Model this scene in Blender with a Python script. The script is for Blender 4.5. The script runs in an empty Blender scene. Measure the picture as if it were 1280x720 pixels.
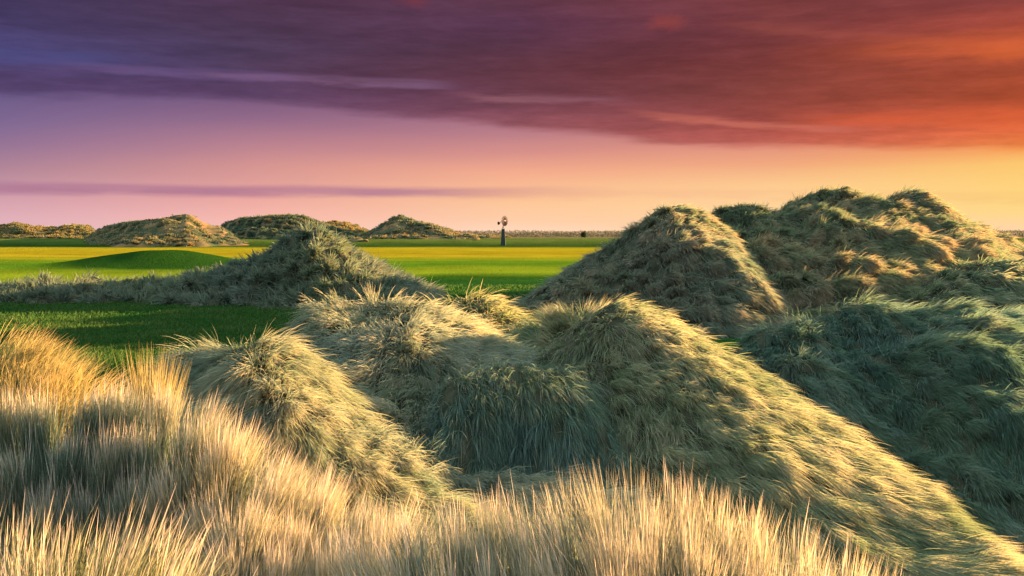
import bpy, bmesh, math, random
import numpy as np

# ------------------------------------------------------------------ basics
F = 1256.0          # focal length in pixels of a 1280 px wide frame
HOR, CAMZ = 292.0, 4.0
RNG = np.random.default_rng(11)
random.seed(5)
scene = bpy.context.scene
COL = scene.collection
SUN_EL, SUN_AZ = math.radians(9.0), math.radians(66.0)   # azimuth: clockwise from the view direction (+Y)
rad = math.radians
EXPO = 3.12


def srgb(r, g, b):
    o = []
    for c in (r, g, b):
        c = c / 255.0
        o.append(c / 12.92 if c <= 0.04045 else ((c + 0.055) / 1.055) ** 2.4)
    return o


# ------------------------------------------------------------------ noise
_perm = np.random.default_rng(3).permutation(256)
_perm = np.concatenate([_perm, _perm])
_ang = np.random.default_rng(4).uniform(0, 2 * np.pi, 256)
_gx, _gy = np.cos(_ang), np.sin(_ang)


def perlin(x, y):
    xi = np.floor(x).astype(np.int64); yi = np.floor(y).astype(np.int64)
    xf = x - xi; yf = y - yi
    u = xf * xf * xf * (xf * (xf * 6 - 15) + 10); v = yf * yf * yf * (yf * (yf * 6 - 15) + 10)

    def g(ix, iy, dx, dy):
        h = _perm[(_perm[ix & 255] + iy) & 255]
        return _gx[h] * dx + _gy[h] * dy
    a = g(xi, yi, xf, yf); b = g(xi + 1, yi, xf - 1, yf)
    c = g(xi, yi + 1, xf, yf - 1); d = g(xi + 1, yi + 1, xf - 1, yf - 1)
    return (a + u * (b - a) + v * ((c + u * (d - c)) - (a + u * (b - a)))) * 1.5


def fbm(x, y, o=3):
    r = 0; a = 1; t = 0
    for i in range(o):
        r = r + a * perlin(x * 2 ** i + 17.3 * i, y * 2 ** i - 9.1 * i); t += a; a *= 0.5
    return r / t


# ------------------------------------------------------------------ dune layers
def smooth1d(a, s):
    k = np.arange(-int(3 * s), int(3 * s) + 1); w = np.exp(-0.5 * (k / s) ** 2); w /= w.sum()
    return np.convolve(np.pad(a, len(k) // 2, mode='edge'), w, mode='valid')


class Dune:
    """A ridge of sand: a crest line running through the land, a slope towards the viewer and one away from it."""
    def __init__(s, name, crest, gh, near, zb, far, zf=None, lumps=(), ridges=(), sm=5, conv=.5):
        s.name = name
        pts = np.array([(c[0], c[1]) for c in crest], float)
        yy = np.array([c[2] for c in crest], float)
        s.u0, s.u1 = pts[0, 0], pts[-1, 0]
        s.us = np.arange(s.u0, s.u1 + 1, 1.0)
        Y = smooth1d(np.interp(s.us, pts[:, 0], yy), sm * 2)
        py = smooth1d(np.interp(s.us, pts[:, 0], pts[:, 1]), sm)
        s.Yc = Y; s.zc = CAMZ - (py - HOR) * Y / F - gh
        g = lambda v: np.interp(s.us, *zip(*v)) if isinstance(v, (list, tuple)) else np.full(len(s.us), float(v))
        s.wn, s.zb, s.wf = g(near), g(zb), g(far)
        s.zf = g(zf) if zf is not None else s.zb
        s.lumps, s.ridges, s.conv = lumps, ridges, conv

    def z(s, u, Y):
        Yc = np.interp(u, s.us, s.Yc); zc = np.interp(u, s.us, s.zc)
        wn = np.interp(u, s.us, s.wn); wf = np.interp(u, s.us, s.wf)
        zb = np.interp(u, s.us, s.zb); zf = np.interp(u, s.us, s.zf)
        near = Y < Yc
        t = np.where(near, (Yc - Y) / wn, (Y - Yc) / wf)
        ze = np.where(near, zb, zf)
        tc = np.clip(t, 0, 1)
        S = s.conv * tc ** 1.35 + (1 - s.conv) * (tc * tc * (3 - 2 * tc))
        S = S + np.maximum(t - 1, 0) * 1.1
        z = zc + (np.minimum(ze, zc) - zc) * S - np.maximum(t - 1, 0) * 0.6
        x = (u - 640) / F * Y
        amp = 0.35 + 0.65 * np.clip(t * 4, 0, 1)
        for (A, lam, st, ang, kind) in s.lumps:
            ca, sa = math.cos(ang), math.sin(ang)
            xr = (x * ca + Y * sa) / (lam * st); yr = (-x * sa + Y * ca) / lam
            wx = xr + 0.35 * perlin(xr * 0.7 + 5, yr * 0.7); wy = yr + 0.35 * perlin(xr * 0.7 - 8, yr * 0.7 + 3)
            n = perlin(wx + A * 31, wy - lam * 7)
            if kind == 'b': n = np.abs(n) * 2 - 0.45
            z = z + .62 * A * n * amp
        for (pl, A, w) in s.ridges:
            d2 = np.full(np.shape(x), 1e9)
            P = [((q[0] - 640) / F * q[1], q[1]) for q in pl]
            for (a, b) in zip(P[:-1], P[1:]):
                dx, dy = b[0] - a[0], b[1] - a[1]
                k = np.clip(((x - a[0]) * dx + (Y - a[1]) * dy) / (dx * dx + dy * dy), 0, 1)
                d2 = np.minimum(d2, (x - a[0] - k * dx) ** 2 + (Y - a[1] - k * dy) ** 2)
            z = z + .8 * A * np.exp(-d2 / (w * w * 1.7))
        e = np.minimum((u - s.u0), (s.u1 - u))
        return z - np.maximum(0, 12 - e) * 0.02 * Y / 20


LP = 1.1
DUNES = {}


def dune(*a, **k):
    d = Dune(*a, **k); DUNES[d.name] = d; return d


# far dunes behind the fairway
fl = [(1.6, 14, 1.6, -.6, 'b'), (.8, 5, 1.3, .5, 'b')]
dune('far_a', [(-90, 290, 390), (-40, 283, 390), (0, 282, 390), (18, 277, 390), (40, 281, 390), (62, 282, 390), (90, 279, 390), (112, 281, 390), (123, 290, 390), (134, 300, 390)], .7, 26, 2.0, 30, lumps=fl, sm=2)
dune('far_b', [(95, 303.017, 345), (112, 293.07, 345), (122, 285.148, 345), (140, 278.481, 345), (160, 274.386, 345), (190, 271.125, 345), (215, 269.498, 345), (233, 267.979, 345), (247, 274.362, 345), (262, 279.99, 345), (276, 282.478, 345), (292, 290.964, 345), (310, 301.844, 345), (332, 308.225, 345)], .7, [(95, 24), (160, 38), (235, 40), (332, 22)], .2, 40, lumps=fl,
     ridges=[([(222, 333), (195, 318), (170, 308)], 1.6, 6), ([(240, 333), (250, 320), (240, 308)], 1.2, 5)], sm=2)
dune('far_c', [(255, 300, 368), (268, 288, 368), (285, 276, 368), (303, 270, 368), (340, 267, 368), (372, 267, 368), (392, 272, 368), (410, 279, 368), (440, 290, 368), (472, 302, 368)], .7, 30, 1.9, 40, lumps=fl, sm=2)
dune('far_d', [(385, 295, 392), (400, 281, 392), (416, 276, 392), (432, 277, 392), (450, 283, 392), (468, 289, 392), (490, 295, 392), (520, 300, 392)], .7, 34, 2.2, 40, lumps=fl, sm=2)
dune('far_e', [(448, 302, 372), (458, 292, 372), (475, 280, 372), (492, 271, 372), (500, 269, 372), (512, 272, 372), (532, 278, 372), (552, 284, 372), (576, 291, 372), (596, 297, 372), (612, 304, 372)], .7, 30, 1.9, 40, lumps=fl,
     ridges=[([(515, 364), (545, 357), (575, 347)], 1.3, 5)], sm=2)
dune('far_link', [(-110, 289, 405), (-30, 288, 405), (60, 286, 405), (115, 289, 405), (160, 285, 405), (250, 287, 405), (290, 285, 405), (360, 288, 405), (440, 288, 405), (470, 290, 405), (540, 290, 405), (590, 293, 405), (650, 299, 405)], .6, 26, 2.0, 30, lumps=fl, sm=2)
# mid dune at the left with its long low tail
dune('mid_left', [(-160, 362, 62), (-60, 358, 62), (0, 355, 62), (60, 352, 62), (140, 350, 62), (200, 347.005, 62), (245, 340.11, 62.5), (285, 326.843, 63), (318, 315.777, 63), (340, 306.803, 63), (355, 300.23, 63), (375, 299.641, 63), (394, 294.974, 63), (410, 296.373, 63), (432, 305.581, 63), (460, 320.943, 62), (490, 336.039, 61), (515, 350.33, 60), (535, 362.11, 59), (565, 385.015, 58)],
     .45, [(-160, 4.2), (180, 4.5), (300, 8), (400, 11), (500, 10), (565, 6)], [(-160, -.1), (565, -.3)], [(-160, 5), (250, 7), (400, 14), (565, 8)], zf=0.0,
     lumps=[(.75, 2.4, 1.3, .6, 'b'), (.45, 1.0, 1.2, -.4, 'b')],
     ridges=[([(394, 63), (430, 57), (470, 53)], .8, 1.3), ([(375, 62), (385, 58)], .5, 1.2)], sm=3)
# tall dunes at the right
dune('right_front', [(575, 404, 44), (605, 393, 45), (640, 374, 46), (680, 349, 48), (720, 324, 50), (760, 302, 51.5), (800, 285, 52), (825, 276, 52), (842, 271, 52), (860, 276, 52), (885, 284, 52), (910, 296, 52), (937, 316, 51.5), (965, 346, 50.5), (1000, 394, 49)],
     .4, [(575, 5), (700, 11), (842, 16), (1000, 12)], -.35, [(575, 6), (842, 22), (1000, 16)],
     lumps=[(.65, 2.1, 2.6, -.9, 'b'), (.22, .9, 2.2, -.8, 'b')],
     ridges=[([(845, 51.5), (872, 47), (905, 42)], 1.3, 1.5), ([(880, 51), (925, 45), (950, 41)], .8, 1.1), ([(862, 51), (893, 46)], -.5, .8), ([(800, 50), (790, 44)], .4, 1.2)], sm=3)
dune('right_back', [(838, 326, 63), (858, 296, 63), (876, 274, 63), (896, 262, 63), (922, 260, 63), (945, 258, 63), (968, 262, 63), (985, 255, 64), (1003, 248, 65), (1030, 245, 65), (1055, 242, 65), (1082, 246, 65), (1105, 251, 65), (1128, 247, 65), (1150, 249, 65), (1170, 257, 65), (1200, 270, 65), (1230, 282, 65), (1262, 297, 65), (1290, 310, 65), (1360, 338, 65), (1460, 368, 65)],
     .45, [(838, 18), (1000, 26), (1250, 24), (1460, 14)], [(838, -.2), (1460, -.2)], [(838, 20), (1000, 30), (1460, 24)],
     lumps=[(.95, 2.8, 2.6, -.85, 'b'), (.3, 1.2, 2.4, -.75, 'b')],
     ridges=[([(915, 62), (965, 57), (1000, 46)], .75, 1.5), ([(960, 61), (1030, 56), (1070, 45)], .9, 1.2), ([(1030, 64), (1075, 60), (1150, 47)], 1.0, 1.9), ([(1150, 62), (1210, 57), (1225, 51)], 1.3, 1.7), ([(1100, 62), (1130, 56)], .5, .9),
             ([(960, 62), (1000, 54), (1035, 47)], -.9, 1.1), ([(1020, 62), (1085, 54)], -.8, 1.1), ([(1110, 62), (1165, 53)], -.9, 1.2)], sm=3)
dune('right_low', [(1110, 385, 46), (1145, 352, 46), (1175, 331, 46), (1205, 322, 46), (1240, 318, 46), (1285, 317, 46), (1350, 320, 46), (1440, 345, 46)],
     .4, 8, -.3, 8, lumps=[(.4, 2.0, 2.2, -.7, 'b'), (.2, .9, 2, -.7, 'b')], sm=3)
# the green slope under them
dune('right_slope', [(880, 475, 23), (905, 440, 24), (930, 410, 25), (960, 393, 26), (1000, 384, 26), (1040, 379, 26.5), (1075, 373, 27), (1110, 371, 27), (1150, 379, 26.5), (1195, 385, 26), (1230, 378, 26), (1262, 372, 26), (1330, 368, 26), (1460, 366, 26)],
     .42, [(880, 8), (1000, 13), (1460, 15)], -2.2, 7, zf=-.5,
     lumps=[(.6, 1.7, 2.4, -1.2, 'b'), (.16, .7, 2.4, -1.3, 'b')],
     ridges=[([(1080, 26.5), (1140, 24), (1200, 20)], .45, .8), ([(1195, 25.5), (1250, 22), (1280, 19)], .45, .8), ([(960, 25), (985, 21), (1040, 18)], .3, .7), ([(1100, 24.5), (1110, 20)], -.35, .7)], sm=4)
# middle dunes
dune('middle_back', [(470, 402, 29), (505, 388, 29), (540, 366, 29), (575, 363, 29), (603, 366, 28.5), (640, 381, 28), (668, 396, 27), (700, 404, 27), (735, 420, 26.5), (770, 445, 26)],
     .38, 7, -.6, 5, zf=-.8, lumps=[(.25, 1.5, 2, -.9, 'b'), (.1, .6, 2, -.9, 'b')], ridges=[([(600, 28.5), (640, 26), (660, 23)], .3, .6)], sm=3)
dune('middle', [(290, 470, 22.5), (330, 432, 23), (362, 405, 24), (386, 381, 24), (420, 373, 24), (470, 371, 24), (530, 371, 24), (568, 384, 23.7), (610, 403, 23), (650, 418, 22.3), (690, 432, 21.5), (725, 450, 20.8), (765, 480, 19.5), (800, 512, 18.5)],
     .35, [(290, 7), (400, 12), (600, 13), (800, 10)], [(290, -.2), (420, .25), (520, .0), (590, -.7), (800, -.8)], 5, zf=-1.0, lumps=[(.17, 1.9, 2.6, -1.3, 'b'), (.07, .7, 2.4, -1.3, 'b')],
     ridges=[([(405, 24), (440, 21), (465, 18.5)], .35, .7), ([(480, 24), (515, 22), (525, 18.5)], .3, .6), ([(445, 23.3), (470, 21)], -.25, .5), ([(560, 23.5), (590, 21)], .2, .6)], sm=4, conv=.9)
dune('dark_dome', [(505, 560, 16), (535, 505, 16.3), (558, 468, 16.8), (578, 454, 17.2), (604, 444, 17.4), (650, 440, 17.4), (700, 446, 17.2), (728, 464, 17), (752, 494, 16.6), (775, 532, 16.2), (800, 580, 15.8)],
     .3, [(505, 4.5), (650, 4.2), (800, 4)], [(505, -.3), (650, -.7), (800, -.8)], 6.5, zf=.4, lumps=[(.2, .9, 2, -1.4, 'b')], sm=6, conv=.3)
dune('small_crest', [(640, 415, 25), (668, 396, 25), (684, 386, 25), (705, 381, 25), (750, 379, 25), (785, 384, 25), (820, 400, 25)], .35, 3.2, .3, 4, sm=3, conv=.2)
dune('spur', [(600, 520, 20), (635, 462, 20.6), (670, 425, 21.3), (695, 408, 21.8), (722, 392, 22.2), (746, 378, 22.2), (765, 371, 22), (790, 376, 21.7), (830, 390, 21), (880, 416, 20), (930, 440, 19), (980, 468, 18), (1030, 502, 17), (1085, 540, 16), (1150, 586, 14.8), (1190, 616, 14), (1230, 652, 13), (1285, 692, 12.2), (1350, 740, 11.5)],
     .3, [(600, 8), (760, 10), (900, 10), (1100, 9), (1350, 7)], [(600, -.4), (760, -1.0), (900, -1.7), (1100, -2.4), (1350, -2.6)], [(600, 5), (760, 4), (1350, 3.5)], zf=[(600, -1), (760, -1.6), (1350, -3.6)],
     lumps=[(.34, 1.9, 3.2, -.8, 'b'), (.1, .7, 2.6, -.7, 'b')], ridges=[([(800, 20.5), (850, 17.5), (930, 14.5)], .3, .8), ([(765, 21), (800, 18), (860, 15)], .22, .7), ([(880, 18.6), (960, 15.6), (1040, 13)], .22, .7)], sm=6, conv=.9)
dune('left_spur', [(150, 500, 15.5), (185, 466, 16), (210, 441, 16), (245, 427, 16), (275, 420, 16), (303, 412, 16), (335, 408, 16), (362, 414, 16), (398, 440, 16), (440, 480, 15.4), (490, 528, 14.4), (540, 578, 13.4), (585, 612, 12.6), (640, 660, 11.8)],
     .33, [(150, 5), (330, 6.5), (640, 5)], [(150, .2), (330, .1), (640, -1.0)], [(150, 4), (640, 3.5)], zf=-1.2,
     lumps=[(.24, 1.4, 2.6, -1.0, 'b'), (.08, .55, 2.4, -1, 'b')], ridges=[([(250, 15.9), (300, 14.4), (350, 13)], .3, .5), ([(340, 15.8), (380, 14), (430, 12.4)], .2, .5), ([(290, 15.7), (325, 14)], -.22, .45)], sm=5, conv=.8)
dune('golden_mound', [(-130, 405, 12), (-50, 398, 12), (0, 398, 12), (38, 404, 12), (75, 420, 11.8), (102, 440, 11.6), (128, 468, 11.4), (155, 505, 11.2)], .45, 3.2, .6, 4, zf=-1.5, lumps=[(.12, .9, 1.5, -.9, 'b')], sm=4)
dune('front_left', [(-150, 486, 7.4), (-60, 482, 7.2), (0, 480, 7), (60, 474, 7), (120, 468, 7), (180, 472, 7), (235, 480, 6.9), (262, 494, 6.8), (300, 524, 6.6), (350, 572, 6.4), (400, 606, 6.2), (470, 618, 6), (520, 630, 5.8), (560, 655, 5.7), (620, 680, 5.5)],
     .5, [(-150, 2.4), (220, 2.4), (300, 3.5), (620, 3.5)], [(-150, -.6), (230, -.4), (300, .6), (620, .2)], [(-150, 3), (620, 3)], zf=-.6, lumps=[(.12, .8, 1.3, -.6, 'b')], sm=6)
dune('front_right', [(440, 672, 5.2), (500, 640, 5.3), (540, 610, 5.4), (600, 602, 5.5), (650, 606, 5.5), (700, 606, 5.5), (740, 584, 5.5), (785, 578, 5.5), (830, 590, 5.5), (870, 592, 5.5), (910, 602, 5.5), (960, 626, 5.4), (1000, 646, 5.3), (1040, 668, 5.2), (1080, 692, 5.1), (1110, 716, 5), (1150, 752, 4.9), (1230, 810, 4.8)],
     .48, 3, [(440, .7), (1230, .4)], 2.6, zf=-.8, lumps=[(.1, .7, 1.3, -.6, 'b')], sm=6)
dune('front_low', [(-120, 638, 4.4), (0, 632, 4.4), (90, 630, 4.4), (150, 640, 4.4), (200, 666, 4.4), (245, 706, 4.4), (290, 751, 4.4), (340, 806, 4.4)], .42, 2.5, 1.0, 1.6, zf=.6, lumps=[(.08, .6, 1.3, -.6, 'b')], sm=5)


# the open ground: one sheet out to the horizon
def ground_z(u, Y):
    x = (u - 640) / F * Y
    s = lambda a, b, v: np.clip((v - a) / (b - a), 0, 1) ** 2 * (3 - 2 * np.clip((v - a) / (b - a), 0, 1))
    z = 2.2 * s(300, 345, Y) - 4.5 * (1 - s(21, 31, Y))
    z = z + 0.22 * fbm(x / 45, Y / 60, 2) * s(60, 110, Y)
    # the grassy mound on the fairway
    mx, my = (218 - 640) / F * 122, 122
    z = z + 1.35 * np.exp(-((x - mx) / np.where(x > mx, 6.6, 10.5)) ** 2 - ((Y - my) / 8.0) ** 2)
    z = z + .75 * np.exp(-((x - mx + 2) / 13) ** 2 - ((Y - my) / 10.0) ** 2) + .25 * fbm(x / 6, Y / 9, 2) * np.exp(-((x - mx) / 12) ** 2 - ((Y - my) / 12) ** 2)
    return z


# ------------------------------------------------------------------ materials
def new_mat(name):
    m = bpy.data.materials.new(name); m.use_nodes = True
    nt = m.node_tree; nt.nodes.clear()
    out = nt.nodes.new('ShaderNodeOutputMaterial')
    return m, nt, nt.nodes.new, nt.links.new, out


def grass_mat(name, transl=.38):
    m, nt, N, L, out = new_mat(name)
    at = N('ShaderNodeAttribute'); at.attribute_name = 'blade'
    d = N('ShaderNodeBsdfDiffuse'); t = N('ShaderNodeBsdfTranslucent'); mx = N('ShaderNodeMixShader')
    hs = N('ShaderNodeHueSaturation'); hs.inputs['Saturation'].default_value = 1.15
    L(at.outputs['Color'], d.inputs['Color']); L(at.outputs['Color'], hs.inputs['Color']); L(hs.outputs[0], t.inputs['Color'])
    mx.inputs[0].default_value = transl
    L(d.outputs[0], mx.inputs[1]); L(t.outputs[0], mx.inputs[2])
    L(mx.outputs[0], out.inputs[0])
    return m


def soil_mat(name, c1, c2, scale):
    m, nt, N, L, out = new_mat(name)
    tc = N('ShaderNodeTexCoord'); n = N('ShaderNodeTexNoise'); n.inputs['Scale'].default_value = scale; n.inputs['Detail'].default_value = 6
    r = N('ShaderNodeValToRGB'); r.color_ramp.elements[0].position = .38; r.color_ramp.elements[1].position = .62
    r.color_ramp.elements[0].color = (*c1, 1); r.color_ramp.elements[1].color = (*c2, 1)
    d = N('ShaderNodeBsdfDiffuse'); bp = N('ShaderNodeBump'); bp.inputs['Strength'].default_value = .6; bp.inputs['Distance'].default_value = .1
    L(tc.outputs['Object'], n.inputs['Vector']); L(n.outputs['Fac'], r.inputs[0]); L(r.outputs[0], d.inputs['Color'])
    L(n.outputs['Fac'], bp.inputs['Height']); L(bp.outputs[0], d.inputs['Normal']); L(d.outputs[0], out.inputs[0])
    return m


def turf_mat():
    """mown fairway: cut strips of yellow and green turf, sunlit and shaded bands painted in; blades stand up, so the tiny facets face all ways"""
    m, nt, N, L, out = new_mat('mown_turf')
    tc = N('ShaderNodeTexCoord'); sep = N('ShaderNodeSeparateXYZ'); L(tc.outputs['Object'], sep.inputs[0])
    nz = N('ShaderNodeTexNoise'); nz.inputs['Scale'].default_value = .02; nz.inputs['Detail'].default_value = 3
    L(tc.outputs['Object'], nz.inputs['Vector'])
    # Y warped a little so that the cut edges wander
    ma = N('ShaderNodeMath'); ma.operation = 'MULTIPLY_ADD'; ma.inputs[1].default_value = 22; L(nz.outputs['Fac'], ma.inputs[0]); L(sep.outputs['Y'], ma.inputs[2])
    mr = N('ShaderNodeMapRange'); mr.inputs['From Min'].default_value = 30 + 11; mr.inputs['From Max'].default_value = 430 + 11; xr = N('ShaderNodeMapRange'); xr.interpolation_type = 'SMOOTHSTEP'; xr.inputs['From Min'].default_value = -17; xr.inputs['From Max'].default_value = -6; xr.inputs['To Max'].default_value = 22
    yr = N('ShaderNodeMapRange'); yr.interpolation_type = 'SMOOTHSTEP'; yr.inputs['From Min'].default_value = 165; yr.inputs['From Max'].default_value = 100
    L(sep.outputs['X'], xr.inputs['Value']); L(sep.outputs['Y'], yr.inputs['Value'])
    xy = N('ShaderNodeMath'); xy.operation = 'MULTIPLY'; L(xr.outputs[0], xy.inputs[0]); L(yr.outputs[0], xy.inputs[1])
    ys = N('ShaderNodeMath'); ys.operation = 'SUBTRACT'; L(ma.outputs[0], ys.inputs[0]); L(xy.outputs[0], ys.inputs[1])  # dark turf reaches farther on the right: the dune's shadow painted in
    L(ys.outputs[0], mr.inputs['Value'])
    r = N('ShaderNodeValToRGB'); cr = r.color_ramp  # mown strips; lit and dark bands of the ground are painted in with them
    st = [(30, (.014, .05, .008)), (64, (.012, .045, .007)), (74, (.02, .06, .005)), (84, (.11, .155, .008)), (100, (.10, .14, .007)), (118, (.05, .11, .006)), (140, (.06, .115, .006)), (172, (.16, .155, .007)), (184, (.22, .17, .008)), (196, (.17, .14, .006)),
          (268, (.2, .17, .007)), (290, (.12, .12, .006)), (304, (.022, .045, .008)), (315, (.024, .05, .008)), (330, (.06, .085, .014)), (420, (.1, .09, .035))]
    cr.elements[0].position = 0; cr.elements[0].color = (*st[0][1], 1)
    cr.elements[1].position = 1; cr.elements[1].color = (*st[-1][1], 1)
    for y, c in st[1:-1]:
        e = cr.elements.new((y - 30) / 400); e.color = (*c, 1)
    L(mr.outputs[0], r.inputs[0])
    n2 = N('ShaderNodeTexNoise'); n2.inputs['Scale'].default_value = .09; n2.inputs['Detail'].default_value = 5; L(tc.outputs['Object'], n2.inputs['Vector'])
    mv = N('ShaderNodeMapRange'); mv.inputs['To Min'].default_value = .55; mv.inputs['To Max'].default_value = 1.45; L(n2.outputs['Fac'], mv.inputs['Value'])
    mul = N('ShaderNodeMix'); mul.data_type = 'RGBA'; mul.blend_type = 'MULTIPLY'; mul.inputs[0].default_value = 1
    L(r.outputs[0], mul.inputs[6]); L(mv.outputs[0], mul.inputs[7])
    # shade painted over the mound's front as darker turf
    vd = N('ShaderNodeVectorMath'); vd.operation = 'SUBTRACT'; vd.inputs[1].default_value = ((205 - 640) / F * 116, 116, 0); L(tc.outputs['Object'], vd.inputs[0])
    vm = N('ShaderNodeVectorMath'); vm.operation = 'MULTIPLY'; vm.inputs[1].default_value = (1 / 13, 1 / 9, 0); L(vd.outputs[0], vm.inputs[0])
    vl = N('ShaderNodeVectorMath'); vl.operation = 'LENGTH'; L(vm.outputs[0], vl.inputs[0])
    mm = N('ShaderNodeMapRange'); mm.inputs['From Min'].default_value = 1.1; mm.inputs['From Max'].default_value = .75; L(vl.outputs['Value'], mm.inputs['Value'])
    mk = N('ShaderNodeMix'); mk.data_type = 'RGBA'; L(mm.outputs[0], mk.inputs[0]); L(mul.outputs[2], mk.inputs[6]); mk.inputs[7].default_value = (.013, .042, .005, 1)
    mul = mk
    # upright-blade normals
    n3 = N('ShaderNodeTexNoise'); n3.inputs['Scale'].default_value = 9; n3.inputs['Detail'].default_value = 2; L(tc.outputs['Object'], n3.inputs['Vector'])
    vs = N('ShaderNodeVectorMath'); vs.operation = 'MULTIPLY_ADD'; vs.inputs[1].default_value = (5, 5, 0); vs.inputs[2].default_value = (-2.5, -2.5, 0); L(n3.outputs['Color'], vs.inputs[0])
    geo = N('ShaderNodeNewGeometry'); va = N('ShaderNodeVectorMath'); L(vs.outputs[0], va.inputs[0]); L(geo.outputs['Normal'], va.inputs[1])
    vn = N('ShaderNodeVectorMath'); vn.operation = 'NORMALIZE'; L(va.outputs[0], vn.inputs[0])
    d = N('ShaderNodeBsdfDiffuse'); L(mul.outputs[2], d.inputs['Color']); L(vn.outputs[0], d.inputs['Normal'])
    L(d.outputs[0], out.inputs[0])
    return m


def plain_mat(name, col, rough=.6, metal=0, nscale=6, var=.35):
    m, nt, N, L, out = new_mat(name)
    tc = N('ShaderNodeTexCoord'); n = N('ShaderNodeTexNoise'); n.inputs['Scale'].default_value = nscale; n.inputs['Detail'].default_value = 6
    r = N('ShaderNodeValToRGB'); r.color_ramp.elements[0].position = .3; r.color_ramp.elements[1].position = .7
    r.color_ramp.elements[0].color = (*[c * (1 - var) for c in col], 1); r.color_ramp.elements[1].color = (*[c * (1 + var) for c in col], 1)
    p = N('ShaderNodeBsdfPrincipled'); p.inputs['Roughness'].default_value = rough; p.inputs['Metallic'].default_value = metal
    L(tc.outputs['Object'], n.inputs['Vector']); L(n.outputs['Fac'], r.inputs[0]); L(r.outputs[0], p.inputs['Base Color']); L(p.outputs[0], out.inputs[0])
    return m


M_GRASS = grass_mat('marram_blades')
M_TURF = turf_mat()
M_SOIL = soil_mat('dune_thatch', (.035, .035, .018), (.09, .075, .04), 1.6)
M_FARSOIL = soil_mat('far_dune_sand', (.05, .065, .03), (.22, .12, .048), .16)


# ------------------------------------------------------------------ object helpers
def tag(o, label=None, cat=None, kind=None, group=None):
    if label: o['label'] = label
    if cat: o['category'] = cat
    if kind: o['kind'] = kind
    if group: o['group'] = group
    return o


def grid_mesh(name, x, y, z, mat):
    nu, nv = x.shape
    co = np.stack([x, y, z], -1).reshape(-1, 3).astype(np.float32)
    i = np.arange(nu * nv).reshape(nu, nv)
    q = np.stack([i[:-1, :-1], i[1:, :-1], i[1:, 1:], i[:-1, 1:]], -1).reshape(-1, 4)
    me = bpy.data.meshes.new(name)
    me.vertices.add(len(co)); me.vertices.foreach_set('co', co.ravel())
    me.loops.add(q.size); me.loops.foreach_set('vertex_index', q.ravel().astype(np.int32))
    me.polygons.add(len(q)); me.polygons.foreach_set('loop_start', (np.arange(len(q)) * 4).astype(np.int32))
    me.polygons.foreach_set('use_smooth', np.ones(len(q), bool))
    me.update(); me.validate()
    me.materials.append(mat)
    o = bpy.data.objects.new(name, me); COL.objects.link(o)
    return o


def dune_mesh(d, name, label, mat, px=4):
    u = np.linspace(d.u0, d.u1, max(8, int((d.u1 - d.u0) / px)))
    t = np.concatenate([np.linspace(-1.35, 0, 46), np.linspace(0.03, 1.2, 28)])
    U, T = np.meshgrid(u, t, indexing='ij')
    Yc = np.interp(U, d.us, d.Yc)
    Y = Yc + np.where(T < 0, T * np.interp(U, d.us, d.wn), T * np.interp(U, d.us, d.wf))
    Y = np.maximum(Y, 1.2)
    Z = d.z(U, Y)
    return tag(grid_mesh(name, (U - 640) / F * Y, Y, Z, mat), label, 'dune', 'structure')


def surf_all(u, Y, skip=None):
    """highest ground at a point, over all the dunes and the open ground"""
    z = ground_z(u, Y)
    for d in DUNES.values():
        if d is skip: continue
        k = (u > d.u0) & (u < d.u1)
        if k.any():
            zz = np.full(np.shape(u), -99.0)
            zz[k] = d.z(u[k], Y[k]); z = np.maximum(z, zz)
    return z


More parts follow.
